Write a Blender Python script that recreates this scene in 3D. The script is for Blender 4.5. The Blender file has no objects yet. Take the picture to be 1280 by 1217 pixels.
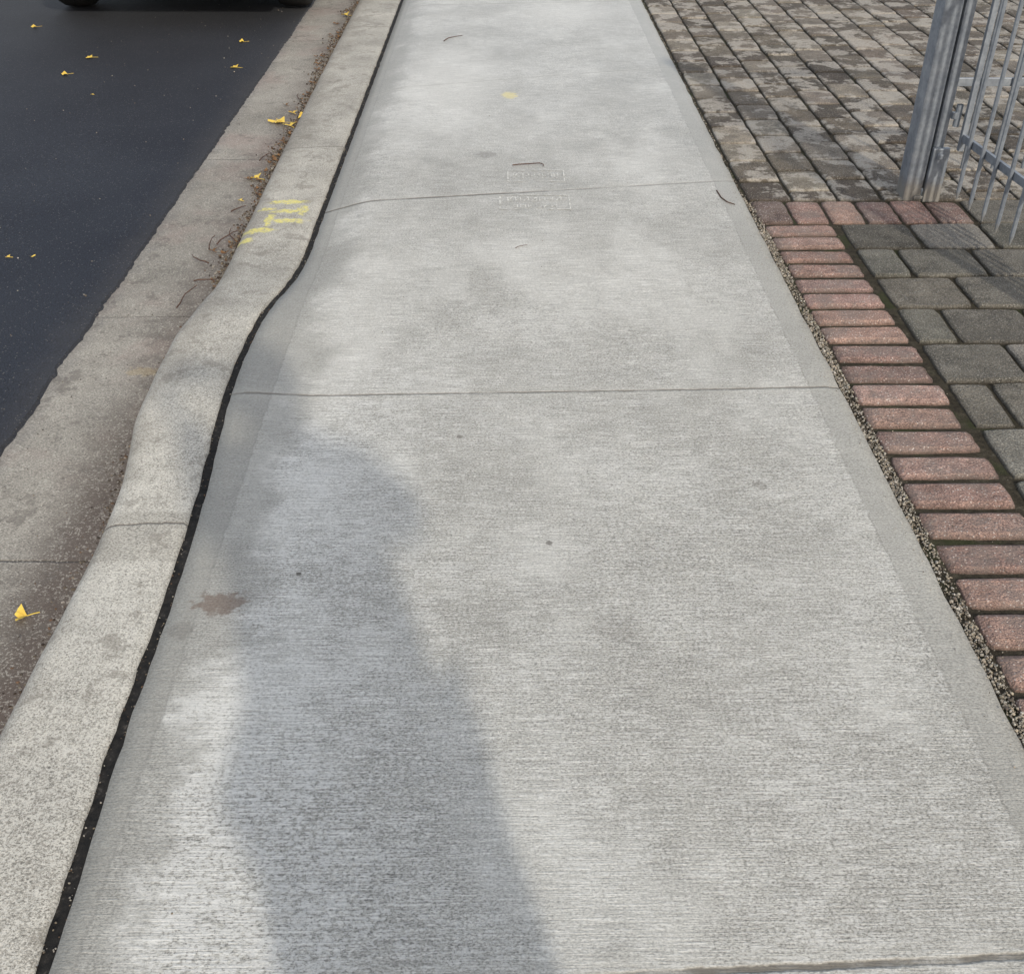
import bpy, bmesh, math, random
from mathutils import Vector, Matrix, noise as mnoise
random.seed(7)
scene=bpy.context.scene
R=math.radians

# ---------------------------------------------------------------- helpers
def link(o,parent=None):
    scene.collection.objects.link(o)
    if parent: o.parent=parent
    return o
def mesh_obj(name,verts,faces,mat=None,parent=None,smooth=False):
    me=bpy.data.meshes.new(name); me.from_pydata(verts,[],faces); me.update()
    if smooth:
        for p in me.polygons: p.use_smooth=True
    o=bpy.data.objects.new(name,me)
    if mat: me.materials.append(mat)
    return link(o,parent)
def empty(name):
    o=bpy.data.objects.new(name,None); o.empty_display_size=.1
    return link(o)
def interp(pts,y):
    if y<=pts[0][0]: return pts[0][1]
    if y>=pts[-1][0]: return pts[-1][1]
    for i in range(len(pts)-1):
        if pts[i][0]<=y<=pts[i+1][0]:
            a,b=pts[i],pts[i+1]
            p=pts[i-1] if i>0 else a
            q=pts[i+2] if i+2<len(pts) else b
            t=(y-a[0])/(b[0]-a[0]); h=b[0]-a[0]
            ma=(b[1]-p[1])/(b[0]-p[0])*h; mb=(q[1]-a[1])/(q[0]-a[0])*h
            return (2*t**3-3*t*t+1)*a[1]+(t**3-2*t*t+t)*ma+(-2*t**3+3*t*t)*b[1]+(t**3-t*t)*mb
def sstep(a,b,x):
    t=max(0,min(1,(x-a)/(b-a))); return t*t*(3-2*t)

class NT:
    def __init__(s,name):
        s.m=bpy.data.materials.new(name); s.m.use_nodes=True
        s.t=s.m.node_tree; s.b=s.t.nodes['Principled BSDF']
        s.g=s.t.nodes.new('ShaderNodeNewGeometry')
        s.pos=s.g.outputs['Position']; s.cache={}
    def _set(s,inp,v):
        if isinstance(v,bpy.types.NodeSocket): s.t.links.new(v,inp)
        elif isinstance(v,(tuple,list)) and len(v)==3 and inp.type=='RGBA': inp.default_value=(*v,1)
        else: inp.default_value=v
    def map(s,sc,vec=None,loc=(0,0,0)):
        key=('map',sc,loc) if vec is None else None
        if key and key in s.cache: return s.cache[key]
        n=s.t.nodes.new('ShaderNodeMapping'); s._set(n.inputs['Vector'],vec or s.pos)
        n.inputs['Scale'].default_value=sc; n.inputs['Location'].default_value=loc
        if key: s.cache[key]=n.outputs[0]
        return n.outputs[0]
    def noise(s,scale,detail=3,rough=.55,vec=None):
        key=('n',scale,detail,rough,vec.node.name if vec else '')
        if key in s.cache: return s.cache[key]
        n=s.t.nodes.new('ShaderNodeTexNoise'); s._set(n.inputs['Vector'],vec or s.pos)
        n.inputs['Scale'].default_value=scale; n.inputs['Detail'].default_value=detail
        n.inputs['Roughness'].default_value=rough
        s.cache[key]=n.outputs['Fac']; return n.outputs['Fac']
    def vor(s,scale,vec=None,out='Distance'):
        key=('v',scale)
        if key in s.cache: return s.cache[key].outputs[out]
        n=s.t.nodes.new('ShaderNodeTexVoronoi'); s._set(n.inputs['Vector'],vec or s.pos)
        n.inputs['Scale'].default_value=scale; s.cache[key]=n; return n.outputs[out]
    def ramp(s,f,*st):
        n=s.t.nodes.new('ShaderNodeValToRGB'); s._set(n.inputs[0],f); e=n.color_ramp.elements
        while len(e)<len(st): e.new(.5)
        for i,(p,c) in enumerate(st):
            e[i].position=p; e[i].color=(*c,1) if isinstance(c,tuple) else (c,c,c,1)
        return n.outputs[0]
    def mix(s,f,a,b,bl='MIX'):
        n=s.t.nodes.new('ShaderNodeMix'); n.data_type='RGBA'; n.blend_type=bl
        s._set(n.inputs[0],f); s._set(n.inputs[6],a); s._set(n.inputs[7],b); return n.outputs[2]
    def m2(s,op,a,b=0.0,c=None,clamp=False):
        n=s.t.nodes.new('ShaderNodeMath'); n.operation=op; n.use_clamp=clamp
        s._set(n.inputs[0],a); s._set(n.inputs[1],b)
        if c is not None: s._set(n.inputs[2],c)
        return n.outputs[0]
    def cen(s,f,k): return s.m2('MULTIPLY',s.m2('SUBTRACT',f,.5),k)
    def rng(s,v,a,b,c=0.0,d=1.0):
        n=s.t.nodes.new('ShaderNodeMapRange'); n.interpolation_type='SMOOTHSTEP'
        s._set(n.inputs[0],v)
        if a>b: a,b,c,d=b,a,d,c
        for i,k in enumerate((a,b,c,d)): n.inputs[i+1].default_value=k
        return n.outputs[0]
    def xyz(s):
        if 'xyz' in s.cache: return s.cache['xyz']
        n=s.t.nodes.new('ShaderNodeSeparateXYZ'); s.t.links.new(s.pos,n.inputs[0]); s.cache['xyz']=n.outputs; return n.outputs
    def attr(s,name):
        n=s.t.nodes.new('ShaderNodeAttribute'); n.attribute_name=name; return n.outputs['Color']
    def bump(s,h,strength=.3,dist=.002):
        n=s.t.nodes.new('ShaderNodeBump'); s._set(n.inputs['Height'],h)
        n.inputs['Strength'].default_value=strength; n.inputs['Distance'].default_value=dist
        s.t.links.new(n.outputs[0],s.b.inputs['Normal']); return n.outputs[0]
    def fin(s,col,rough=.85,spec=.3,metal=0):
        s._set(s.b.inputs['Base Color'],col); s._set(s.b.inputs['Roughness'],rough)
        s.b.inputs['Specular IOR Level'].default_value=spec; s.b.inputs['Metallic'].default_value=metal
        return s.m
    def blob(s,x,y,rx,ry,nz=.6,a=.6,b=1.1,sc=40):
        X=s.xyz()
        dx=s.m2('DIVIDE',s.m2('SUBTRACT',X[0],x),rx); dy=s.m2('DIVIDE',s.m2('SUBTRACT',X[1],y),ry)
        d=s.m2('SQRT',s.m2('ADD',s.m2('MULTIPLY',dx,dx),s.m2('MULTIPLY',dy,dy)))
        d=s.m2('ADD',d,s.cen(s.noise(sc,3,.6),nz*2.4))
        return s.rng(d,a,b,1,0)
    def line(s,y0,slope,w,wob=.004):
        X=s.xyz()
        d=s.m2('SUBTRACT',X[1],s.m2('ADD',s.m2('MULTIPLY',X[0],slope),y0))
        d=s.m2('ABSOLUTE',s.m2('ADD',d,s.cen(s.noise(22,3,.7),wob*2.5)))
        return s.rng(d,w*.4,w,1,0)

# ---------------------------------------------------------------- world and sun
SUN_EL=28.0; SUN_AZ=162.0
w=bpy.data.worlds.new("World"); scene.world=w; w.use_nodes=True
nt=w.node_tree; bg=nt.nodes['Background']
sky=nt.nodes.new('ShaderNodeTexSky'); sky.sky_type='NISHITA'; sky.sun_disc=False
sky.sun_elevation=R(SUN_EL); sky.sun_rotation=R(SUN_AZ); sky.dust_density=3.0; sky.air_density=1.0; sky.ozone_density=1.0
tc=nt.nodes.new('ShaderNodeTexCoord'); mp=nt.nodes.new('ShaderNodeMapping'); mp.inputs['Scale'].default_value=(1,1,2.4)
cn=nt.nodes.new('ShaderNodeTexNoise'); cn.inputs['Scale'].default_value=2.2; cn.inputs['Detail'].default_value=5
cr=nt.nodes.new('ShaderNodeValToRGB'); cr.color_ramp.elements[0].position=.38; cr.color_ramp.elements[1].position=.62
sx=nt.nodes.new('ShaderNodeSeparateXYZ'); mr=nt.nodes.new('ShaderNodeMapRange')
for i,v in enumerate((.3,1.0,1.0,2.1)): mr.inputs[i+1].default_value=v  # sky ahead made brighter, added for sheen on the far slabs
cc=nt.nodes.new('ShaderNodeMix'); cc.data_type='RGBA'; cc.blend_type='MULTIPLY'; cc.inputs[0].default_value=1; cc.inputs[6].default_value=(5.7,6.0,6.5,1)
mx=nt.nodes.new('ShaderNodeMix'); mx.data_type='RGBA'  # unseen clouds added over the sky to lift the shade
L=nt.links.new
L(tc.outputs['Generated'],mp.inputs[0]); L(mp.outputs[0],cn.inputs['Vector']); L(cn.outputs['Fac'],cr.inputs[0])
L(tc.outputs['Generated'],sx.inputs[0]); L(sx.outputs[1],mr.inputs[0]); L(mr.outputs[0],cc.inputs[7])
L(cr.outputs[0],mx.inputs[0]); L(sky.outputs[0],mx.inputs[6]); L(cc.outputs[2],mx.inputs[7]); L(mx.outputs[2],bg.inputs[0])
bg.inputs[1].default_value=.15
ld=bpy.data.lights.new('sun','SUN'); ld.energy=2.6; ld.angle=R(1.5); ld.color=(1,.93,.81)
sun=link(bpy.data.objects.new('sun',ld))
az=R(SUN_AZ); el=R(SUN_EL)
tosun=Vector((math.sin(az)*math.cos(el),math.cos(az)*math.cos(el),math.sin(el)))
sun.rotation_euler=(-tosun).to_track_quat('-Z','Y').to_euler()
sun.location=tosun*20
scene.view_settings.view_transform='Standard'; scene.view_settings.look='None'; scene.view_settings.exposure=0

# ---------------------------------------------------------------- camera
cd=bpy.data.cameras.new('camera'); cam=link(bpy.data.objects.new('camera',cd))
cd.sensor_width=36; cd.lens=37.6; cd.clip_start=.05; cd.clip_end=2000
cam.location=(0,0,1.5); cam.rotation_euler=(R(90-35.3),0,R(-.42))
scene.camera=cam

# ---------------------------------------------------------------- profiles of kerb / joint (metres)
XJ=[(-3,-.69),(.90,-.694),(1.33,-.712),(1.68,-.716),(2.08,-.733),(2.35,-.752),(2.61,-.768),(2.85,-.768),(3.04,-.760),(3.2,-.742),(3.37,-.722),(3.6,-.712),(4.05,-.712),(7.8,-.708),(14,-.708)]
XO=[(-3,-.945),(1.40,-.946),(1.83,-.940),(2.14,-.950),(2.32,-.975),(2.48,-1.0),(2.9,-1.01),(3.15,-.992),(3.35,-.972),(4.5,-.985),(6.9,-1.0),(14,-1.0)]
def xj(y): return interp(XJ,y)
def xo(y): return interp(XO,y)
def zt(y): return .012*sstep(2.0,2.5,y)-.047*sstep(2.95,3.65,y)
def zg(y): return -.135+.02*sstep(2.9,3.7,y)
YS=[-3+i*.04 for i in range(int(17/.04)+1)]

# ---------------------------------------------------------------- concrete materials
def concrete(name,kind):
    n=NT(name); X=n.xyz()
    big=n.noise(1.3,2,.6); mid=n.noise(7,3,.65)
    grain=n.noise(300,2,.8,n.map((.6,1,1)))
    rough=.8
    if kind=='walk': c1,c2=(.365,.352,.314),(.420,.406,.364)
    elif kind=='kerb': c1,c2=(.325,.305,.262),(.42,.395,.34)
    else: c1,c2=(.235,.216,.182),(.32,.296,.253)
    col=n.mix(n.rng(big,.35,.65),c1,c2)
    col=n.mix(.5 if kind=='walk' else .8,col,n.ramp(mid,(.3,.82),(.7,1.14)),'MULTIPLY')
    col=n.mix(1.0,col,n.ramp(grain,(.32,.42),(.5,1.0),(.70,1.55)),'MULTIPLY')
    h=grain
    if kind=='walk':
        wob=n.noise(22,3,.7)
        broom=n.noise(1,3,.75,n.map((10,260,1)))
        xw=n.m2('ADD',X[0],n.cen(wob,.02))
        edgeR=n.rng(xw,.848,.858); edgeL=n.rng(xw,-.648,-.638,1,0)
        edge=n.m2('MAXIMUM',edgeR,edgeL)
        zone=n.noise(2.6,5,.75)
        wornL=n.rng(n.m2('ADD',X[0],n.cen(zone,.5)),-.62,-.50,1,0)
        fleck=n.noise(170,3,.85,n.map((.65,1,1)))
        zone2=n.noise(30,4,.8,n.map((.7,1,1)))
        near=n.rng(X[1],1.2,4.0,1,0)
        f=n.m2('ADD',fleck,n.cen(zone,.34))
        f=n.m2('ADD',f,n.cen(zone2,.40))
        f=n.m2('ADD',f,n.cen(broom,.30))
        f=n.m2('ADD',f,n.m2('MULTIPLY',near,.01))
        leftz=n.m2('MULTIPLY',n.rng(n.m2('ADD',X[0],n.cen(zone,.5)),-.45,-.05,1,0),n.rng(X[1],2.4,3.1,1,0))
        f=n.m2('ADD',f,n.m2('MULTIPLY',leftz,.05))
        fm=n.rng(f,.50,.60)
        fm=n.m2('MULTIPLY',fm,n.m2('SUBTRACT',1,edge))
        fm=n.m2('MULTIPLY',fm,n.m2('SUBTRACT',1,n.m2('MULTIPLY',wornL,.9)))
        col=n.mix(n.m2('MULTIPLY',fm,n.m2('ADD',.44,n.m2('MULTIPLY',leftz,.20))),col,(.72,.71,.67))
        # random pale drifts along the walk
        drift=n.rng(n.noise(1.5,4,.7,n.map((1.3,.8,1),loc=(3,1,0))),.48,.66)
        drift=n.m2('MULTIPLY',drift,n.m2('SUBTRACT',1,n.m2('MULTIPLY',edge,.8)))
        col=n.mix(n.m2('MULTIPLY',drift,.32),col,(.70,.685,.63))
        for (bx,by,rx,ry,a) in ((-.30,5.8,.32,.9,.45),(.40,7.4,.35,.5,.4),(-.48,3.1,.16,.7,.30),(.30,3.3,.4,.5,.18)):  # far blobs: window glare painted into the concrete colour; the rest pale patches
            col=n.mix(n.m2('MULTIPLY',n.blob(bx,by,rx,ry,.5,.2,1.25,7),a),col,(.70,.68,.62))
        col=n.mix(.75,col,n.ramp(broom,(.3,.68),(.7,1.30)),'MULTIPLY')
        col=n.mix(n.m2('MULTIPLY',edge,.40),col,(.35,.34,.305))
        col=n.mix(n.m2('MULTIPLY',wornL,.34),col,(.23,.225,.20))
        ol=n.rng(n.m2('ABSOLUTE',n.m2('SUBTRACT',xw,.851)),.001,.004,.40,0)
        ol=n.m2('MULTIPLY',ol,n.rng(mid,.4,.58,.2,1)); col=n.mix(ol,col,(.17,.16,.14))
        ol=n.rng(n.m2('ABSOLUTE',n.m2('SUBTRACT',xw,-.643)),.001,.004,.25,0)
        col=n.mix(ol,col,(.17,.165,.15))
        brk=n.rng(mid,.36,.55,.45,1)
        for y0,sl,wd,a in ((4.13,.150,.011,.9),(2.571,.025,.0065,.75),(.863,.043,.008,.9),(5.815,.27,.007,.35),(7.72,.1,.009,.5)):
            ln=n.line(y0,sl,wd)
            if y0==4.13: ln=n.m2('MULTIPLY',ln,n.rng(X[0],.0,.2,1,.55))
            ln=n.m2('MULTIPLY',n.m2('MULTIPLY',ln,brk),a)
            col=n.mix(ln,col,(.085,.070,.05))
            bd=n.m2('MULTIPLY',n.line(y0,sl,.045,.003),.15)
            col=n.mix(bd,col,(.50,.48,.42))
            if y0<5: h=n.m2('SUBTRACT',h,n.m2('MULTIPLY',ln,2.5))
        col=n.mix(n.m2('MULTIPLY',n.blob(.028,5.52,.045,.065,.7),.55),col,(.76,.64,.2))
        lf=n.blob(-.598,1.70,.060,.040,.9); col=n.mix(n.m2('MULTIPLY',lf,.62),col,(.14,.085,.055))
        for (bx,by,rr,a) in ((-.66,1.62,.03,.3),(-.45,1.795,.006,.9),(.10,1.90,.009,.7),(-.12,2.345,.009,.6),(.62,2.12,.02,.3),(-.08,4.60,.05,.35),(.22,1.62,.05,.18)):
            col=n.mix(n.m2('MULTIPLY',n.blob(bx,by,rr,rr,.9),a),col,(.10,.085,.07))
        h=n.m2('ADD',h,n.m2('MULTIPLY',broom,1.4))
        rough=n.rng(X[1],2.0,6,.75,.46)
    if kind=='kerb':
        fleck=n.noise(240,2,.85); zone=n.noise(3,3,.7)
        f=n.m2('ADD',fleck,n.cen(zone,.25))
        f=n.m2('ADD',f,n.cen(n.noise(40,3,.8),.34))
        f=n.m2('ADD',f,n.rng(X[1],1.4,3.8,.025,-.07))
        jb=n.rng(n.m2('ABSOLUTE',n.m2('SUBTRACT',X[1],1.93)),.07,.10,.25,0)
        f=n.m2('SUBTRACT',f,jb)
        fm=n.rng(f,.47,.58)
        col=n.mix(n.m2('MULTIPLY',fm,.58),col,(.74,.71,.63))
        dk=n.rng(n.vor(110),.12,.24,.85,0); col=n.mix(n.m2('MULTIPLY',dk,n.rng(X[1],1,4,.8,.3)),col,(.15,.135,.11))
        pt=n.rng(n.noise(11,4,.7),.56,.64); col=n.mix(n.m2('MULTIPLY',pt,.45),col,(.18,.16,.13))
        rs=n.m2('MULTIPLY',n.rng(n.m2('ADD',X[0],n.cen(mid,.25)),-.97,-.86,1,0),.30); col=n.mix(rs,col,(.20,.175,.14))
        for y0,sl,wd in ((2.0,.03,.0045),(4.9,.1,.0045),(.35,0,.005),(7.2,0,.005)):
            ln=n.line(y0,sl,wd,.005); col=n.mix(n.m2('MULTIPLY',ln,.7),col,(.08,.065,.05)); h=n.m2('SUBTRACT',h,n.m2('MULTIPLY',ln,1.5))
        yl=None
        for (bx,by,rx,ry) in ((-.93,4.06,.035,.016),(-.86,4.13,.08,.024),(-.84,4.03,.07,.024),(-.83,3.93,.08,.026),(-.90,3.95,.02,.07),(-.93,3.84,.07,.028),(-.96,3.75,.04,.024),(-.79,4.04,.024,.05)):
            b_=n.blob(bx,by,rx,ry,.8); yl=b_ if yl is None else n.m2('MAXIMUM',yl,b_)
        yl=n.m2('MULTIPLY',yl,n.rng(n.noise(75,3,.8),.36,.58,.2,.9))
        col=n.mix(yl,col,(.74,.66,.18))
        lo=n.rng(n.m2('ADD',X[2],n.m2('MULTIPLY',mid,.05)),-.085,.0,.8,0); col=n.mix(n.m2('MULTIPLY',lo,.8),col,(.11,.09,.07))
    if kind=='gutter':
        pk=n.rng(n.noise(2.2,3,.6),.48,.66,0,.4); col=n.mix(pk,col,(.31,.22,.19))
        g=n.m2('ADD',X[0],n.cen(n.noise(8,4,.7),.16))
        gm=n.m2('MULTIPLY',n.rng(g,-1.22,-1.03),n.rng(X[1],2.0,3.6,.85,.65)); col=n.mix(gm,col,(.085,.062,.050))
        ge=n.rng(g,-1.37,-1.32,1,0); col=n.mix(n.m2('MULTIPLY',ge,.35),col,(.14,.135,.13))
        for y0,sl,wd in ((2.02,.02,.005),(4.9,0,.005),(7.2,0,.005),(3.35,.05,.003)):
            ln=n.line(y0,sl,wd,.005); col=n.mix(n.m2('MULTIPLY',ln,.75),col,(.06,.05,.04)); h=n.m2('SUBTRACT',h,n.m2('MULTIPLY',ln,2))
        fk=n.rng(n.m2('ADD',n.noise(150,2,.8),n.cen(n.noise(25,3,.8),.3)),.54,.64); col=n.mix(n.m2('MULTIPLY',fk,.45),col,(.55,.52,.45))
        dk=n.rng(n.noise(11,4,.75),.54,.66); col=n.mix(n.m2('MULTIPLY',dk,.55),col,(.12,.105,.09))
        yl=n.m2('MULTIPLY',n.blob(-1.13,2.93,.06,.03,.9),.18); col=n.mix(yl,col,(.6,.45,.18))
    n.bump(h,.65,.0022)
    return n.fin(col,rough,.4)
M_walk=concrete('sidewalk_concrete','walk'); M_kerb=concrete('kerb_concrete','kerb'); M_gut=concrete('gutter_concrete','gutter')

# ---------------------------------------------------------------- sidewalk slab
NX=46; verts=[]; faces=[]
XR=.937
def walk_z(x,y):
    return zt(y)*(1-sstep(-.72,-.50,x)) + (mnoise.noise(Vector((x*1.4,y*1.1,3)))*.002)
for y in YS:
    xl=xj(y)+.0125+mnoise.noise(Vector((y*14,1,0)))*.0045
    xr=XR+mnoise.noise(Vector((y*9,7,0)))*.005
    for i in range(NX+1):
        x=xl+(xr-xl)*i/NX
        z=walk_z(x,y)
        if i==NX: z-=.006
        if i==0: z-=.005
        verts.append((x,y,z))
    verts.append((xr+.004,y,-.10))
    verts.append((xl-.001,y,-.10))
W=NX+3
for j in range(len(YS)-1):
    a=j*W; b=a+W
    for i in range(NX+1): faces.append((a+i,a+i+1,b+i+1,b+i))
    faces.append((a+NX+2,a,b,b+NX+2))
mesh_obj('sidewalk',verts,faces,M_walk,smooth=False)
for p in bpy.data.objects['sidewalk'].data.polygons:
    p.use_smooth = abs(p.normal.z)>.8

n=NT('joint_filler')
c=n.ramp(n.noise(60,3,.7),(.35,(.010,.010,.010)),(.6,(.024,.022,.020)),(.8,(.10,.09,.08)))
n.bump(n.noise(90,3,.7),.8,.004); M_joint=n.fin(c,.85,.2)
verts=[];faces=[]
for y in YS:
    c_=xj(y)
    for k,dx in enumerate((-.022,0,.022)):
        verts.append((c_+dx,y,zt(y)-.011+mnoise.noise(Vector((y*16,k*3,0)))*.004))
for j in range(len(YS)-1):
    for k in range(2): a=j*3+k; faces.append((a,a+1,a+4,a+3))
mesh_obj('expansion_joint',verts,faces,M_joint,smooth=True)

# ---------------------------------------------------------------- kerb
verts=[];faces=[];PR=None
for y in YS:
    i_=xj(y)-.0115+mnoise.noise(Vector((y*12,9,0)))*.0045+mnoise.noise(Vector((y*40,9,3)))*.003; o_=xo(y)+mnoise.noise(Vector((y*6,4,0)))*.004
    t=zt(y); g=zg(y)-.02
    hgt=t-g; r=min(.045,hgt*.5)
    soft=.02*sstep(2.9,3.6,y)
    pr=[(i_+.001,t-.05),(i_,t-.005),(i_-.008,t)]
    for k in range(1,7):
        f=k/7; pr.append((i_-.008+(o_+.055-i_+.008)*f,t+.003*math.sin(f*3.1)))
    for k in range(7):
        a=k/6*math.pi/2*.94
        pr.append((o_+.05-(.05+soft)*math.sin(a),t-(r)*(1-math.cos(a))))
    pr.append((o_-.012-soft,g+.03)); pr.append((o_-.02-soft*1.4,g))
    for (x,z) in pr: verts.append((x,y,z+mnoise.noise(Vector((x*8,y*3,5)))*.002))
    PR=len(pr)
for j in range(len(YS)-1):
    for k in range(PR-1): a=j*PR+k; faces.append((a,a+PR,a+PR+1,a+1))
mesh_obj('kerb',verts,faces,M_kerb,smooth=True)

verts=[];faces=[];G=10
for y in YS:
    o_=xo(y)
    for k in range(G+1):
        f=k/G; x=(o_+.03)*(1-f)+(-1.45)*f
        verts.append((x,y,zg(y)+(-.117-zg(y))*min(1,f*1.2)+mnoise.noise(Vector((x*5,y*2.2,8)))*.003))
for j in range(len(YS)-1):
    for k in range(G): a=j*(G+1)+k; faces.append((a,a+G+1,a+G+2,a+1))
mesh_obj('gutter',verts,faces,M_gut,smooth=True)

# ---------------------------------------------------------------- asphalt road
n=NT('asphalt'); X=n.xyz()
ag=n.vor(150); gr=n.noise(200,2,.85); bg_=n.noise(.8,3,.6)
c=n.mix(n.rng(bg_,.35,.7),(.014,.017,.026),(.024,.028,.038))
c=n.mix(.9,c,n.ramp(gr,(.3,.35),(.5,1.0),(.72,2.2)),'MULTIPLY')
sp=n.t.nodes.new('ShaderNodeSeparateColor'); n.t.links.new(n.vor(150,out='Color'),sp.inputs[0])
st=n.m2('MULTIPLY',n.rng(sp.outputs[0],.86,.95),n.rng(ag,.2,.45,1,0))
c=n.mix(n.m2('MULTIPLY',st,.6),c,(.25,.24,.22))
du=n.rng(n.m2('ADD',X[0],n.m2('MULTIPLY',n.noise(5,3,.7),.16)),-1.45,-1.26); c=n.mix(n.m2('MULTIPLY',du,.25),c,(.11,.10,.09))
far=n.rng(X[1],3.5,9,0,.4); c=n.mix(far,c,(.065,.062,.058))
n.bump(n.m2('ADD',n.rng(ag,0,.5,1,0),gr),.8,.004)
M_asph=n.fin(c,.75,.25)
verts=[];faces=[]
ys=[-4+i*.02 for i in range(900)]+[15+i*5 for i in range(60)]
for y in ys:
    e=-1.372+mnoise.noise(Vector((y*3.2,0,2)))*.010+mnoise.noise(Vector((y*22,0,4)))*.008+mnoise.noise(Vector((y*70,0,4)))*.008
    verts+= [(-9,y,-.10),(-4,y,-.09),(-1.5,y,-.106),(e-.012,y,-.108),(e,y,-.122)]
for j in range(len(ys)-1):
    for k in range(4): a=j*5+k; faces.append((a,a+1,a+6,a+5))
mesh_obj('road',verts,faces,M_asph)

n=NT('soil'); c=n.ramp(n.noise(6,4,.7),(.3,(.05,.042,.03)),(.7,(.11,.095,.07))); n.bump(n.noise(80,3,.7),.8,.006); M_soil=n.fin(c,.95,.1)
S=900
mesh_obj('ground',[(-S,-S,-.2),(S,-S,-.2),(S,S,-.2),(-S,S,-.2)],[(0,1,2,3)],M_soil)
n=NT('bedding_sand'); c=n.ramp(n.noise(40,4,.8),(.35,(.026,.022,.016)),(.6,(.06,.052,.037)),(.8,(.14,.125,.095)))
mo=n.rng(n.noise(4,3,.7),.52,.62,0,.6); c=n.mix(mo,c,(.040,.048,.02)); n.bump(n.noise(200,2,.8),1,.004); M_sand=n.fin(c,.95,.1)
mesh_obj('paver_bedding',[(.935,-3,-.013),(7,-3,-.013),(7,14,-.013),(.935,14,-.013)],[(0,1,2,3)],M_sand)

# ---------------------------------------------------------------- pavers and bricks
def blocks(name,lst,mat):
    V=[];F=[];C=[]
    for (x0,y0,x1,y1,ch,col,dz) in lst:
        base=len(V)
        tx=random.uniform(-.014,.014); ty=random.uniform(-.018,.018)
        cx=(x0+x1)/2; cy=(y0+y1)/2; ro=random.uniform(-.016,.016)
        NS=6
        def ring(ins,z,wob):
            pts=[]
            X0,Y0,X1,Y1=x0+ins,y0+ins,x1-ins,y1-ins
            cr=[(X0,Y0),(X1,Y0),(X1,Y1),(X0,Y1)]
            for k in range(4):
                a,b=cr[k],cr[(k+1)%4]
                for s in range(NS):
                    f=s/NS
                    px=a[0]+(b[0]-a[0])*f; py=a[1]+(b[1]-a[1])*f
                    if s==0:
                        px+=(cx-px)*.045; py+=(cy-py)*.045
                    px+=mnoise.noise(Vector((px*45,py*45,ins*50)))*wob; py+=mnoise.noise(Vector((px*45,py*45,9)))*wob
                    dx,dy=px-cx,py-cy
                    pts.append((cx+dx-dy*ro,cy+dy+dx*ro,z+dz+tx*dx+ty*dy))
            return pts
        rings=[ring(0,-.05,.002),ring(0,-ch,.004),ring(ch*.3,-ch*.35,.004),ring(ch,0,.004)]
        for r_ in rings: V+=r_
        M=4*NS
        for q in range(3):
            for k in range(M):
                a=base+q*M+k; b=base+q*M+(k+1)%M
                F.append((a,b,b+M,a+M))
        F.append(tuple(base+3*M+k for k in range(M)))
        C+= [col]*(4*M)
    o=mesh_obj(name,V,F,mat)
    at=o.data.color_attributes.new('col','FLOAT_COLOR','POINT')
    flat=[]
    for c in C: flat+= [c[0],c[1],c[2],1]
    at.data.foreach_set('color',flat)
    return o
def jit(c,a):
    k=1+random.uniform(-a,a); return tuple(max(.01,v*k*(1+random.uniform(-.015,.015))) for v in c)
n=NT('red_brick'); c=n.attr('col')
c=n.mix(.9,c,n.ramp(n.noise(16,4,.7),(.3,.62),(.7,1.32)),'MULTIPLY')
c=n.mix(1.0,c,n.ramp(n.noise(230,2,.8),(.32,.35),(.5,1),(.72,1.7)),'MULTIPLY')
gy=n.rng(n.noise(9,3,.7),.42,.62,0,.6); c=n.mix(gy,c,(.23,.185,.16))
fl=n.rng(n.vor(110),.14,.28,.9,0); c=n.mix(n.m2('MULTIPLY',fl,n.rng(n.noise(16,4,.7),.4,.6,.4,1)),c,(.66,.58,.52))
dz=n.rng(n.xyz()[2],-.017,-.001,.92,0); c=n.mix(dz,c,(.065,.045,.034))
n.bump(n.m2('ADD',n.noise(160,2,.75),n.m2('MULTIPLY',n.noise(16,4,.7),2)),1.0,.007); M_brick=n.fin(c,.85,.25)
n=NT('grey_paver'); c=n.attr('col')
X=n.xyz()
c=n.mix(.9,c,n.ramp(n.noise(9,4,.7),(.3,.62),(.7,1.32)),'MULTIPLY')
c=n.mix(1.0,c,n.ramp(n.noise(220,2,.8),(.32,.35),(.5,1),(.72,1.8)),'MULTIPLY')
wm=n.rng(n.noise(5.5,4,.72),.48,.55)
wm=n.m2('MULTIPLY',wm,n.rng(X[1],4.0,4.1,.08,.85))
wm=n.m2('MULTIPLY',wm,n.rng(n.noise(120,2,.8),.35,.6,.4,1))
c=n.mix(wm,c,(.46,.42,.36))
fl=n.rng(n.vor(120),.14,.25,.85,0); c=n.mix(n.m2('MULTIPLY',fl,.8),c,(.42,.40,.36))
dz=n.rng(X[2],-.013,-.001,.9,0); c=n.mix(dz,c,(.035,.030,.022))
n.bump(n.m2('ADD',n.noise(150,2,.75),n.m2('MULTIPLY',n.noise(9,4,.7),1.5)),1.0,.007); M_pav=n.fin(c,.85,.25)

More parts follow.
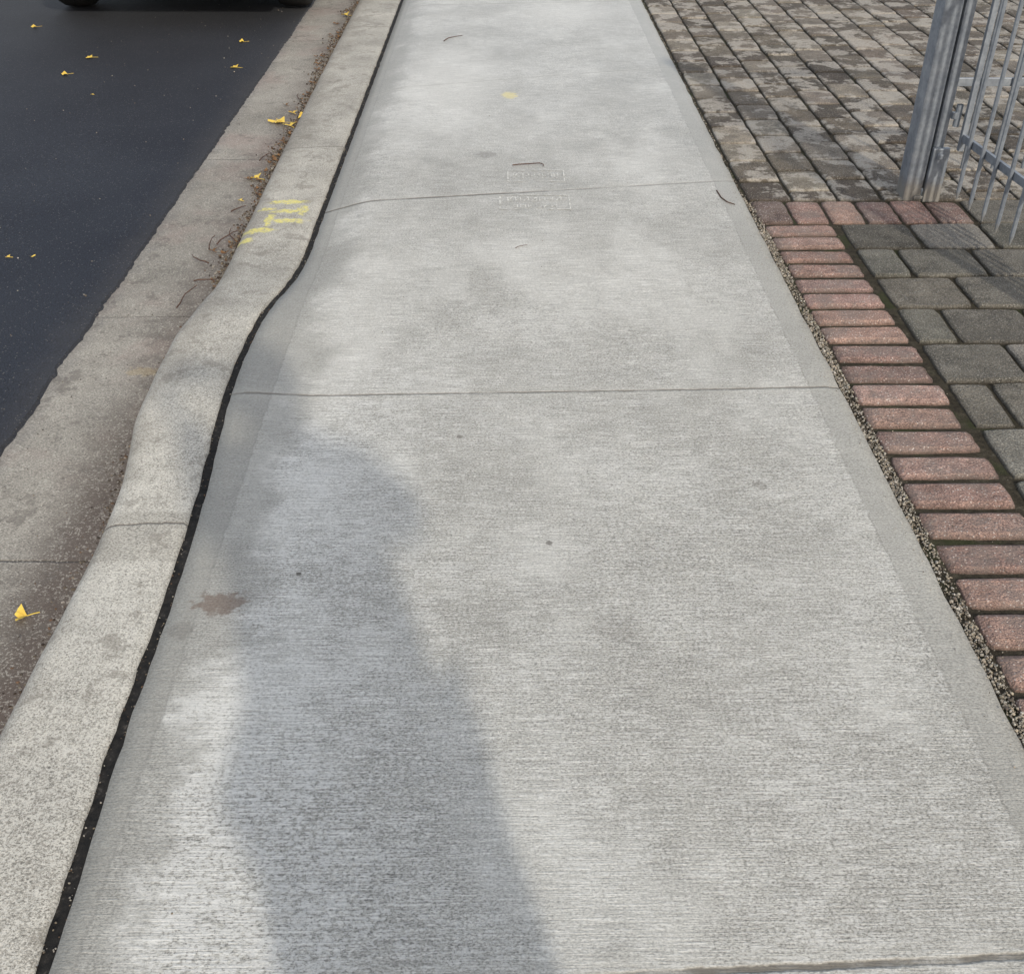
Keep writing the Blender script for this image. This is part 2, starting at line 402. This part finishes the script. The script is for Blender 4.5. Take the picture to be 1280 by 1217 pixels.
B=[]
y=3.815; 
while y>-2.5:
    p=.1195+random.uniform(-.002,.002)
    x0=.967+random.uniform(-.005,.005)
    B.append((x0,y-p+.005,x0+.258+random.uniform(-.004,.004),y-.005,.021,jit(random.choice([(.325,.212,.172),(.325,.212,.172),(.27,.18,.148),(.36,.24,.20)]),.12),random.uniform(-.004,.002)))
    y-=p
x=.955
while x<1.75:
    p=.135+random.uniform(-.002,.002)
    B.append((x+.003,3.822,x+p-.003,4.045+random.uniform(-.004,.004),.014,jit(random.choice([(.30,.19,.155),(.24,.155,.13),(.18,.13,.11),(.32,.205,.165)]),.15),random.uniform(-.003,.002)))
    x+=p
blocks('red_brick_border',B,M_brick)
P=[]
y=3.815; r=0
greys=[(.150,.138,.114),(.125,.116,.096),(.185,.172,.146),(.105,.096,.078),(.14,.128,.105),(.16,.145,.118)]
while y>-2.5:
    p=.238
    x=1.242-(.13 if r%2 else .0)*1.0+random.uniform(-.015,.015)
    while x<5.5:
        wd=.262; x0=max(x,1.242)
        if x+wd-x0>.05:
            col=jit(random.choice(greys),.15)
            P.append((x0+.005,y-p+.005,x+wd-.005,y-.005,.012,col,random.uniform(-.004,.002)))
        x+=wd
    y-=p; r+=1
x=1.775
while x<5.5:
    P.append((x+.003,3.822,x+.257,4.045,.008,jit(random.choice(greys),.12),random.uniform(-.003,.002))); x+=.262
blocks('grey_pavers',P,M_pav)
P=[]
browns=[(.165,.138,.106),(.125,.104,.08),(.20,.17,.135),(.095,.078,.06),(.22,.19,.15),(.14,.115,.088)]
x=.952; r=0
while x<6.5:
    wd=.178
    y=4.052-(.12 if r%2 else 0)+random.uniform(-.02,.0)
    while y<13:
        ln=.240; y0=max(y,4.052)
        if y+ln-y0>.05:
            P.append((x+.004,y0+.004,x+wd-.004,y+ln-.004,.011,jit(random.choice(browns),.18),random.uniform(-.004,.003)))
        y+=ln
    x+=wd; r+=1
blocks('driveway_pavers',P,M_pav)

# ---------------------------------------------------------------- gravel + grit
def pebbles(name,spots,mat):
    t=(1+5**.5)/2
    iv=[Vector(v).normalized() for v in ((-1,t,0),(1,t,0),(-1,-t,0),(1,-t,0),(0,-1,t),(0,1,t),(0,-1,-t),(0,1,-t),(t,0,-1),(t,0,1),(-t,0,-1),(-t,0,1))]
    fc=[(0,11,5),(0,5,1),(0,1,7),(0,7,10),(0,10,11),(1,5,9),(5,11,4),(11,10,2),(10,7,6),(7,1,8),(3,9,4),(3,4,2),(3,2,6),(3,6,8),(3,8,9),(4,9,5),(2,4,11),(6,2,10),(8,6,7),(9,8,1)]
    V=[];F=[];C=[]
    for (x,y,z,s,col) in spots:
        b=len(V); rot=Matrix.Rotation(random.uniform(0,6.28),3,'Z')@Matrix.Rotation(random.uniform(0,6.28),3,'X')
        sc=Vector((random.uniform(.7,1.3),random.uniform(.7,1.2),random.uniform(.5,.9)))
        for v in iv:
            q=rot@Vector((v.x*sc.x,v.y*sc.y,v.z*sc.z))*s*random.uniform(.8,1.1)
            V.append((x+q.x,y+q.y,z+q.z))
        F+= [(a+b,c_+b,d+b) for a,c_,d in fc]; C+= [col]*12
    o=mesh_obj(name,V,F,mat)
    at=o.data.color_attributes.new('col','FLOAT_COLOR','POINT'); flat=[]
    for c in C: flat+= [c[0],c[1],c[2],1]
    at.data.foreach_set('color',flat); return o
n=NT('pebble'); M_peb=n.fin(n.attr('col'),.85,.25)
pc=[(.31,.285,.24),(.21,.185,.15),(.42,.39,.34),(.12,.10,.08),(.26,.23,.18),(.35,.30,.23)]
sp=[]
for _ in range(7500):
    yy=random.uniform(.4,4.1) if random.random()<.92 else random.uniform(4.1,9)
    lim=.968 if yy<4.05 else .950
    x_=random.uniform(.939,lim); s=random.choice([.0016,.002,.0022,.0028,.0038])*random.uniform(.8,1.2)
    if mnoise.noise(Vector((yy*3,1,1)))<-.15 and random.random()<.6: continue
    sp.append((x_,yy,-.012+random.uniform(0,.008)-(.004 if yy>4 else 0),s,jit(random.choice(pc),.2)))
for _ in range(500):
    yy=random.uniform(.5,4.2); x_=random.gauss(.95,.03)
    sp.append((x_,yy,.001,random.uniform(.001,.002),jit(random.choice(pc),.2)))
for _ in range(450):
    xx=random.uniform(.98,2.4); yy=random.uniform(1,4.0)
    sp.append((xx,yy,-.001,random.uniform(.0008,.0018),jit(random.choice(pc),.2)))
pebbles('gravel',sp,M_peb)
sp=[]
dk=[(.06,.05,.04),(.10,.08,.06),(.17,.14,.10),(.25,.23,.2),(.05,.035,.025),(.13,.08,.05)]
for _ in range(5600):
    yy=random.uniform(3.0,10) if random.random()<.85 else random.uniform(.8,3)
    ox=xo(yy)-.03-abs(random.gauss(0,.034))*(.6+.8*abs(mnoise.noise(Vector((yy*2.3,0,0))))*2)
    sp.append((ox,yy,zg(yy)+.003,random.uniform(.0012,.006),jit(random.choice(dk),.25)))
for _ in range(700):
    yy=random.uniform(.8,9); ox=random.uniform(-1.36,-1.0); sp.append((ox,yy,-.117,random.uniform(.0008,.0024),jit(random.choice(dk),.25)))
pebbles('gutter_grit',sp,M_peb)
sp=[]
for _ in range(700):
    yy=random.uniform(.6,7); sp.append((xj(yy)+random.choice((-1,1))*random.uniform(.004,.013),yy,zt(yy)-.008,random.uniform(.0008,.0024),jit(random.choice(dk+pc[:2]),.2)))
for _ in range(70):
    yy=random.uniform(.9,6); xx=random.uniform(-.6,.85); sp.append((xx,yy,walk_z(xx,yy)+.001,random.uniform(.0008,.0018),jit(random.choice(dk),.2)))
for _ in range(260):
    yy=random.uniform(1,9); xx=random.uniform(-3.2,-1.4); sp.append((xx,yy,-.100,random.uniform(.0015,.0035),jit(random.choice(pc),.2)))
pebbles('scattered_grit',sp,M_peb)

# ---------------------------------------------------------------- leaves
n=NT('ginkgo_leaf'); c=n.ramp(n.noise(40,4,.7),(.3,(.60,.36,.05)),(.6,(.74,.55,.10)),(.8,(.42,.25,.06)))
n.bump(n.noise(200,2,.5),.3,.001); M_leaf=n.fin(c,.6,.3)
def leaf(V,F,x,y,z,s,ang,curl):
    b=len(V); N=14
    rot=Matrix.Rotation(ang,3,'Z')
    def add(px,py,pz):
        q=rot@Vector((px,py,pz)); V.append((x+q.x,y+q.y,z+q.z))
    add(0,0,.002)
    for ring in (.55,1):
        for k in range(N+1):
            a=R(-72+144*k/N); rr=s*ring
            if ring==1: rr*=(1-.32*math.exp(-((k-N/2)/1.1)**2))*(1+.05*math.sin(k*2.3))
            add(math.sin(a)*rr,math.cos(a)*rr,.003+curl*s*(abs(math.sin(a))**2)*ring+.06*s*math.sin(k*1.5)*ring)
    for k in range(N):
        F.append((b,b+1+k,b+2+k)); F.append((b+1+k,b+1+N+1+k,b+2+N+1+k,b+2+k))
    c_=len(V); L=s*1.0; wv=.0011
    for k in range(5):
        f=k/4; bx=.12*L*math.sin(f*2)
        add(bx-wv,-f*L,.002); add(bx+wv,-f*L,.003)
    for k in range(4): q=c_+2*k; F.append((q,q+1,q+3,q+2))
def leafset(name,L):
    V=[];F=[]
    for l in L: leaf(V,F,*l)
    return mesh_obj(name,V,F,M_leaf)
ra=lambda: random.uniform(0,6.28)
leafset('fallen_leaves',[
 (-3.05,7.46,-.088,.036,ra(),.25),(-2.47,6.31,-.095,.034,2.0,.3),(-2.45,6.69,-.095,.036,1.5,.1),(-1.63,7.11,-.104,.032,1.8,.4),
 (-1.55,6.49,-.105,.036,1.2,.2),(-1.84,3.75,-.102,.014,1.3,.3),(-1.76,3.76,-.102,.013,4.4,.1),
 (-1.10,5.44,-.11,.048,1.4,.3),(-1.04,5.49,-.105,.048,4.9,.4),(-1.15,5.47,-.11,.040,3.0,.2),(-1.06,5.38,-.11,.038,.5,.3),(-1.08,5.6,-.11,.028,.5,.3),(-1.08,4.62,-.11,.034,1.0,.35),(-1.10,4.35,-.11,.014,1.0,.35),
 (-1.075,1.80,-.125,.027,1.9,.6),(-1.07,7.85,-.1,.04,1,.4),(-2.2,5.9,-.097,.012,1,.2)])
n=NT('dry_leaf'); c=n.ramp(n.noise(50,4,.7),(.3,(.10,.05,.025)),(.7,(.26,.15,.07))); M_dry=n.fin(c,.8,.2)
V=[];F=[]
for _ in range(55):
    yy=random.uniform(3.2,8.5); leaf(V,F,xo(yy)-.05-abs(random.gauss(0,.035)),yy,-.112,random.uniform(.010,.024),ra(),random.uniform(.2,.6))
mesh_obj('dry_leaf_litter',V,F,M_dry)

# ---------------------------------------------------------------- twigs
n=NT('twig_bark'); M_twig=n.fin(n.ramp(n.noise(90,3,.6),(.3,(.06,.035,.025)),(.7,(.15,.09,.065))),.85,.2)
def tube(V,F,pts,r0,r1,S=6):
    b=len(V); m=len(pts)
    for i,p in enumerate(pts):
        p=Vector(p); d=(Vector(pts[min(i+1,m-1)])-Vector(pts[max(i-1,0)])).normalized()
        u=d.cross(Vector((0,0,1))); 
        if u.length<.01: u=Vector((1,0,0))
        u.normalize(); v=d.cross(u); r=r0+(r1-r0)*i/(m-1)
        for k in range(S):
            a=k/S*math.tau; q=p+u*math.cos(a)*r+v*math.sin(a)*r; V.append(tuple(q))
    for i in range(m-1):
        for k in range(S):
            a=b+i*S+k; c_=b+i*S+(k+1)%S; F.append((a,c_,c_+S,a+S))
V=[];F=[]
def twig(x,y,z,L,ang,bend=.2,r=.0022):
    pts=[]
    for k in range(6):
        f=k/5-.5; px=f*L; py=bend*L*math.cos(f*3)+random.uniform(-.01,.01)*L*3
        pts.append((x+px*math.cos(ang)-py*math.sin(ang),y+px*math.sin(ang)+py*math.cos(ang),z+r+abs(math.sin(k*2))*.002))
    tube(V,F,pts,r,r*.5)
twig(-.30,6.72,.001,.17,.9,.12,.003)
tube(V,F,[(.035,4.455,.004),(.06,4.462,.005),(.10,4.465,.006),(.15,4.475,.006),(.165,4.46,.005),(.163,4.44,.004)],.0024,.0018)
tube(V,F,[(.845,4.15,.003),(.85,4.07,.003),(.865,4.02,.004),(.89,3.995,.003)],.0026,.0018)
twig(.06,3.59,.001,.05,.5,.1,.0013)
for (x,y,L,a) in ((-1.07,3.95,.15,1.2),(-1.06,3.98,.12,1.9),(-1.13,3.74,.11,2.4),(-1.10,3.42,.18,1.45),(-1.12,3.9,.13,1.6),(-1.09,4.25,.08,.9),(-1.10,4.9,.1,1.3),(-1.1,5.9,.11,1.8),(-1.07,3.55,.08,.1),(-1.04,4.45,.09,1.5)):
    twig(x,y,-.112+.004,L,a,.08,.0026)
mesh_obj('twigs',V,F,M_twig)

# ---------------------------------------------------------------- contractor stamp in the slab
n=NT('stamp_relief'); M_st=n.fin(n.ramp(n.noise(90,3,.8),(.40,(.42,.41,.37)),(.56,(.70,.69,.64))),.85,.2)
stamp=empty('contractor_stamp')
def strip(V,F,x0,y0,x1,y1,w_):
    d=Vector((x1-x0,y1-y0,0)); L=d.length; d/=L; p=Vector((-d.y,d.x,0))*w_/2
    m=max(2,int(L/.012)); b=len(V)
    for i in range(m+1):
        q=Vector((x0,y0,0))+d*L*i/m; k=.55+.9*abs(mnoise.noise(q*60))
        zz=walk_z(q.x,q.y)+.0022
        V.append((q.x-p.x*k,q.y-p.y*k,zz)); V.append((q.x+p.x*k,q.y+p.y*k,zz))
    for i in range(m):
        if mnoise.noise(Vector((x0+i*.7,y0*9,1)))>-.3: a=b+2*i; F.append((a,a+2,a+3,a+1))
V=[];F=[]
for (cx,cy,wd,hg) in ((.118,4.03,.27,.15),(.13,4.33,.23,.13)):
    x0,x1,y0,y1=cx-wd/2,cx+wd/2,cy-hg/2,cy+hg/2
    for a in ((x0,y0,x0,y1),(x0,y1,x1,y1),(x1,y1,x1,y0)): strip(V,F,*a,.007)
    strip(V,F,x0,y0,x0+.07,y0,.008); strip(V,F,x1-.09,y0,x1,y0,.008)
mesh_obj('frame',V,F,M_st,stamp)
# worn letters: broken raised strokes, only half legible
def worn(V,F,cx,cy,n_,wd,hg):
    for i in range(n_):
        lx=cx-wd/2+wd*(i+.15)/n_; lw=wd/n_*.62; y0,y1=cy-hg/2,cy+hg/2
        segs=[(lx,y0,lx,y1),(lx,y1,lx+lw,y1),(lx,y0,lx+lw,y0),(lx+lw,y0,lx+lw,y1),(lx,cy,lx+lw,cy),(lx,y0,lx+lw,y1)]
        for s_ in random.sample(segs,3): strip(V,F,*s_,.0058)
V=[];F=[]
worn(V,F,.118,4.065,7,.22,.042); worn(V,F,.118,3.995,6,.18,.040); worn(V,F,.13,4.33,8,.19,.055)
mesh_obj('lettering',V,F,M_st,stamp)

# ---------------------------------------------------------------- steel gate + fence
n=NT('galvanised_steel')
c=n.ramp(n.noise(14,4,.7),(.3,(.15,.17,.20)),(.7,(.28,.305,.335)))
c=n.mix(.5,c,n.ramp(n.vor(60),(.1,.8),(.6,1.15)),'MULTIPLY')
X=n.xyz(); gz=n.rng(n.m2('ADD',X[2],n.m2('MULTIPLY',n.noise(30,3,.7),.08)),.06,.14,.7,0); c=n.mix(gz,c,(.28,.255,.21))
n.bump(n.noise(60,3,.6),.15,.002); M_steel=n.fin(c,.5,.45,.35)
def box(V,F,x0,y0,z0,x1,y1,z1,c=.003):
    bm=bmesh.new(); bmesh.ops.create_cube(bm,size=1)
    for v in bm.verts: v.co=Vector(((x0+x1)/2+v.co.x*(x1-x0),(y0+y1)/2+v.co.y*(y1-y0),(z0+z1)/2+v.co.z*(z1-z0)))
    if c>0: bmesh.ops.bevel(bm,geom=bm.edges[:],offset=c,segments=2,affect='EDGES',profile=.6)
    b=len(V); bm.verts.index_update()
    for v in bm.verts: V.append(tuple(v.co))
    for f in bm.faces: F.append(tuple(b+v.index for v in f.verts))
    bm.free()
HT=1.16
post=empty('gate_post')
V=[];F=[]; box(V,F,1.560,4.06,-.02,1.628,4.15,HT,.005); mesh_obj('column',V,F,M_steel,post)
V=[];F=[]; box(V,F,1.640,4.070,.03,1.678,4.135,HT-.02,.003); mesh_obj('stop_channel',V,F,M_steel,post)
V=[];F=[]; box(V,F,1.626,4.10,.1,1.642,4.12,HT-.04,.001); mesh_obj('web',V,F,M_steel,post)
V=[];F=[]
box(V,F,1.634,4.045,-.01,1.698,4.068,.20,.004); box(V,F,1.60,4.052,.0,1.70,4.15,.012,.002)
box(V,F,1.650,4.036,.16,1.672,4.046,.18,.003)
mesh_obj('base_bracket',V,F,M_steel,post)
V=[];F=[]; box(V,F,1.555,4.052,HT+.001,1.636,4.158,HT+.012,.003); mesh_obj('cap',V,F,M_steel,post)
V=[];F=[]
for z in (.32,.95): tube(V,F,[(1.70,4.06,z-.04),(1.70,4.06,z+.04)],.012,.012,12); box(V,F,1.677,4.05,z-.012,1.70,4.07,z+.012,.001)
mesh_obj('hinges',V,F,M_steel,post)
gate=empty('steel_gate')
V=[];F=[]
def gx(y): return 1.722+(4.02-y)*.07
def rail(y0,y1,z,hw,hh):
    m=[(gx(y0),y0),(gx(y1),y1)]; b=len(V)
    for (x,y) in m:
        V.extend([(x-hw,y,z-hh),(x+hw,y,z-hh),(x+hw,y,z+hh),(x-hw,y,z+hh)])
    for k in range(4): F.append((b+k,b+(k+1)%4,b+4+(k+1)%4,b+4+k))
    F.append((b,b+3,b+2,b+1)); F.append((b+4,b+5,b+6,b+7))
rail(4.03,2.7,.25,.006,.014); rail(4.03,2.7,.98,.006,.014)
mesh_obj('rails',V,F,M_steel,gate)
V=[];F=[]
box(V,F,1.712,4.01,.20,1.732,4.03,HT-.05,.002); box(V,F,gx(2.7)-.014,2.67,.20,gx(2.7)+.014,2.7,HT-.05,.002)
mesh_obj('stiles',V,F,M_steel,gate)
V=[];F=[]
y=3.93
while y>2.75:
    x=gx(y)-.013
    tube(V,F,[(x,y,.075),(x,y,.09),(x,y,HT-.04),(x,y,HT)],.008,.008,8)
    tube(V,F,[(x,y,.076),(x,y,.045)],.0078,.003,8); y-=.11
mesh_obj('bars',V,F,M_steel,gate)
fence=empty('steel_fence')
V=[];F=[]
box(V,F,1.70,4.155,.40,3.6,4.167,.430,.002); box(V,F,1.70,4.155,.98,3.6,4.167,1.01,.002); mesh_obj('rails',V,F,M_steel,fence)
V=[];F=[]
x=1.80
while x<3.6:
    tube(V,F,[(x,4.147,.09),(x,4.147,.13),(x,4.147,HT)],.0075,.0075,8); x+=.12
mesh_obj('bars',V,F,M_steel,fence)
V=[];F=[]; box(V,F,3.6,4.12,-.02,3.67,4.19,HT,.005); mesh_obj('end_post',V,F,M_steel,fence)

# ---------------------------------------------------------------- parked car
car=empty('parked_car')
n=NT('car_paint'); M_paint=n.fin(n.mix(.3,(.012,.014,.018),n.ramp(n.noise(300,2,.5),(.3,.0),(.7,.03))),.25,.5); n.b.inputs['Coat Weight'].default_value=.8
n=NT('car_glass'); M_glass=n.fin((.01,.012,.014),.05,.6)
n=NT('tyre'); M_tyre=n.fin(n.ramp(n.noise(80,3,.6),(.3,(.012,.012,.012)),(.7,(.03,.03,.03))),.8,.2)
n=NT('wheel_alloy'); M_alloy=n.fin((.45,.45,.46),.3,.5,.9)
n=NT('car_underside'); M_und=n.fin((.01,.01,.01),.8,.2)
n=NT('tail_lamp'); M_red=n.fin((.25,.01,.008),.15,.5)
CX,CY,GZ=-2.22,7.38,-.098
prof=[(0,.34,.52,.78),(.06,.28,.95,.84),(.35,.24,1.02,.88),(.9,.22,1.02,.90),(2.2,.20,.98,.90),(3.2,.20,.95,.90),(4.0,.24,.86,.88),(4.35,.28,.74,.80),(4.45,.36,.58,.70)]
V=[];F=[];K=12
for (s,zb,zt_,hw) in prof:
    for (fx,fz) in ((-.86,0),(-.98,.15),(-1,.45),(-.99,.7),(-.93,.95),(-.8,1.0),(.8,1.0),(.93,.95),(.99,.7),(1,.45),(.98,.15),(.86,0)):
        V.append((CX+hw*fx,CY+s,GZ+zb+(zt_-zb)*fz))
for i in range(len(prof)-1):
    for k in range(K): a=i*K+k; b=i*K+(k+1)%K; F.append((a,b,b+K,a+K))
F.append(tuple(range(K))[::-1]); F.append(tuple((len(prof)-1)*K+k for k in range(K)))
o=mesh_obj('body',V,F,M_paint,car,True); sm=o.modifiers.new('s','SUBSURF'); sm.levels=2; sm.render_levels=2
V=[];F=[]
gp=[(.25,1.0,1.02,.76),(.75,1.0,1.40,.64),(1.3,1.0,1.46,.62),(2.2,1.0,1.44,.62),(3.1,.95,.99,.74)]
for (s,z0,z1,hw) in gp:
    V+= [(CX-.80,CY+s,GZ+z0-.04),(CX-hw-.02,CY+s,GZ+z1-.04),(CX-hw+.08,CY+s,GZ+z1),(CX+hw-.08,CY+s,GZ+z1),(CX+hw+.02,CY+s,GZ+z1-.04),(CX+.80,CY+s,GZ+z0-.04)]
for i in range(len(gp)-1):
    for k in range(5): a=i*6+k; F.append((a,a+1,a+7,a+6))
mesh_obj('cabin_glass',V,F,M_glass,car,True)
V=[];F=[]; box(V,F,CX-.54,CY+.85,GZ+1.455,CX+.54,CY+2.15,GZ+1.475,.008); mesh_obj('roof',V,F,M_paint,car)
V=[];F=[]; box(V,F,CX-.72,CY+.25,GZ+.19,CX+.72,CY+4.2,GZ+.3,.02); mesh_obj('underbody',V,F,M_und,car)
V=[];F=[]; box(V,F,CX-.80,CY-.02,GZ+.66,CX-.50,CY+.10,GZ+.82,.02); box(V,F,CX+.50,CY-.02,GZ+.66,CX+.80,CY+.10,GZ+.82,.02); mesh_obj('tail_lamps',V,F,M_red,car)
def wheel(nm,x,y):
    prf=[(.19,-.10),(.26,-.11),(.31,-.105),(.325,-.08),(.33,0),(.325,.08),(.31,.105),(.26,.11),(.19,.10)]
    V=[];F=[];S=36
    for k in range(S):
        a=k/S*math.tau
        for (r,o_) in prf: V.append((x+o_,y+math.cos(a)*r,GZ+.33+math.sin(a)*r))
    m=len(prf)
    for k in range(S):
        for i in range(m-1): a=k*m+i; b=((k+1)%S)*m+i; F.append((a,b,b+1,a+1))
    mesh_obj(nm+'_tyre',V,F,M_tyre,car,True)
    V=[];F=[]
    for k in range(5):
        a=k/5*math.tau; d=Vector((0,math.cos(a),math.sin(a))); t=Vector((0,-math.sin(a),math.cos(a)))
        for sgn in (-1,1):
            b=len(V); xx=x+sgn*.095
            for q in (t*.03,d*.2+t*.022,d*.2-t*.022,-t*.03): V.append((xx,y+q.y,GZ+.33+q.z))
            F.append((b,b+1,b+2,b+3))
    tube(V,F,[(x-.098,y,GZ+.33),(x+.098,y,GZ+.33)],.05,.05,16); tube(V,F,[(x-.1,y,GZ+.33),(x+.1,y,GZ+.33)],.2,.2,30)
    mesh_obj(nm+'_rim',V,F,M_alloy,car)
for nm,x,y in (('rear_left',CX-.76,CY+.80),('rear_right',CX+.76,CY+.80),('front_left',CX-.76,CY+3.5),('front_right',CX+.76,CY+3.5)): wheel(nm,x,y)

# ---------------------------------------------------------------- photographer (casts the shadow on the slab)
ph=empty('photographer')
n=NT('jacket_cloth'); n.bump(n.noise(60,4,.6),.4,.01); M_jk=n.fin(n.mix(n.noise(200,2,.5),(.03,.04,.07),(.05,.06,.09)),.9,.2)
n=NT('trouser_cloth'); M_tr=n.fin(n.mix(n.noise(200,2,.5),(.03,.03,.035),(.05,.05,.055)),.9,.2)
n=NT('skin_tone'); M_sk=n.fin(n.mix(n.noise(20,3,.5),(.50,.31,.22),(.58,.37,.27)),.5,.4)
n=NT('hair'); M_hr=n.fin(n.mix(n.noise(300,2,.5),(.02,.014,.01),(.05,.035,.025)),.6,.4)
n=NT('shoe_leather'); M_sh=n.fin((.02,.018,.016),.5,.4)
n=NT('phone_shell'); M_ph=n.fin((.02,.02,.022),.3,.5)
def skin(name,pts,edges,rad,mat,lv=2):
    me=bpy.data.meshes.new(name); me.from_pydata(pts,edges,[]); o=link(bpy.data.objects.new(name,me),ph)
    me.materials.append(mat)
    md=o.modifiers.new('k','SKIN'); md.use_smooth_shade=True
    for i,r_ in enumerate(rad):
        v=me.skin_vertices[0].data[i]; v.radius=(r_,r_) if not isinstance(r_,tuple) else r_; v.use_root=(i==0)
    s=o.modifiers.new('s','SUBSURF'); s.levels=lv; s.render_levels=lv
    return o
bx,by=.27,-.36
skin('jacket',[(bx,by,.95),(bx,by,1.10),(bx,by+.01,1.25),(bx,by+.02,1.37),(bx,by+.03,1.45),
  (bx+.18,by+.02,1.40),(bx+.22,by+.12,1.24),(bx-.09,by+.30,1.40),
  (bx-.17,by+.02,1.40),(bx-.22,by+.12,1.24),(bx-.31,by+.31,1.40)],
  [(0,1),(1,2),(2,3),(3,4),(3,5),(5,6),(6,7),(3,8),(8,9),(9,10)],
  [(.22,.15),(.20,.14),(.21,.14),(.18,.13),.08,.09,.075,.045,.09,.07,.045],M_jk)
skin('trousers',[(bx,by,.93),(bx-.11,by,.86),(bx-.13,by+.02,.50),(bx-.14,by-.01,.10),(bx+.11,by,.86),(bx+.12,by+.02,.50),(bx+.13,by-.01,.10)],
  [(0,1),(1,2),(2,3),(0,4),(4,5),(5,6)],[(.18,.14),.12,.08,.065,.12,.08,.065],M_tr)
for s in (-1,1):
    skin('shoe',[(bx+s*.13,by-.05,.045),(bx+s*.13,by+.05,.05),(bx+s*.14,by+.17,.032)],[(0,1),(1,2)],[.042,.048,.035],M_sh)
skin('neck',[(bx,by+.03,1.43),(bx-.01,by+.06,1.55)],[(0,1)],[.06,.056],M_sk)
bm=bmesh.new(); bmesh.ops.create_uvsphere(bm,u_segments=32,v_segments=24,radius=1)
for v in bm.verts:
    x,y,z=v.co; k=1-.22*max(0,-z)
    v.co=Vector((x*.076*k,y*.095*k+(.008 if z<0 and y>0 else 0),z*.118))
    if y>.85 and -.35<z<.1: v.co.y+=.018*(1-abs(x)*4) if abs(x)<.25 else 0
    if y>.6 and .08<z<.3 and .2<abs(x)<.6: v.co.y-=.008
me=bpy.data.meshes.new('head'); bm.to_mesh(me); bm.free(); me.materials.append(M_sk)
for p in me.polygons: p.use_smooth=True
hd=link(bpy.data.objects.new('head',me),ph); hd.location=(bx-.01,by+.09,1.61); hd.rotation_euler=(R(-22),0,R(12))
bm=bmesh.new(); bmesh.ops.create_uvsphere(bm,u_segments=32,v_segments=24,radius=1)
bmesh.ops.delete(bm,geom=[v for v in bm.verts if (v.co.y>.35 and v.co.z<.45) or v.co.z<-.75],context='VERTS')
for v in bm.verts: v.co=Vector((v.co.x*.096,v.co.y*.112,v.co.z*.134))
me=bpy.data.meshes.new('hair'); bm.to_mesh(me); bm.free(); me.materials.append(M_hr)
hr=link(bpy.data.objects.new('hair',me),ph); hr.location=hd.location; hr.rotation_euler=hd.rotation_euler
for s in (-1,1):
    skin('ear',[(hd.location.x+s*.078,hd.location.y,1.59),(hd.location.x+s*.082,hd.location.y-.01,1.625)],[(0,1)],[.010,.014],M_sk,1)
    skin('eye',[(hd.location.x+s*.03-.017,hd.location.y+.083,1.595),(hd.location.x+s*.03-.017,hd.location.y+.085,1.60)],[(0,1)],[.009,.009],M_hr,1)
skin('mouth',[(hd.location.x-.038,hd.location.y+.06,1.545),(hd.location.x+.002,hd.location.y+.065,1.545)],[(0,1)],[.006,.006],M_red,1)
V=[];F=[]; box(V,F,-.075,-.045,-.036,.075,-.037,.036,.003)
o=mesh_obj('phone',V,F,M_ph,ph); o.location=(0,0,1.5); o.rotation_euler=(R(-35.3),0,0)
for s in (-1,1):
    wx=bx-.09 if s>0 else bx-.31
    palm=Vector((s*.085,-.065,1.435)); wr=Vector((wx,by+.31,1.405))
    wr=wr.lerp(palm,.15)
    skin('palm',[tuple(wr),tuple(palm)],[(0,1)],[.028,(.032,.018)],M_sk)
    for k in range(4):
        z=1.425+k*.02; L=(.045,.055,.052,.044)[k]
        a=(s*.088,-.062,z); b=(s*.105,-.062+L*.4,z+.005); c_=(s*.092,-.03,z+.012); d=(s*.074,-.024,z+.014)
        skin('finger',[a,b,c_,d],[(0,1),(1,2),(2,3)],[.0095,.009,.0085,.008],M_sk,1)
    skin('thumb',[(s*.085,-.075,1.43),(s*.072,-.085,1.455),(s*.05,-.088,1.48)],[(0,1),(1,2)],[.012,.011,.009],M_sk,1)
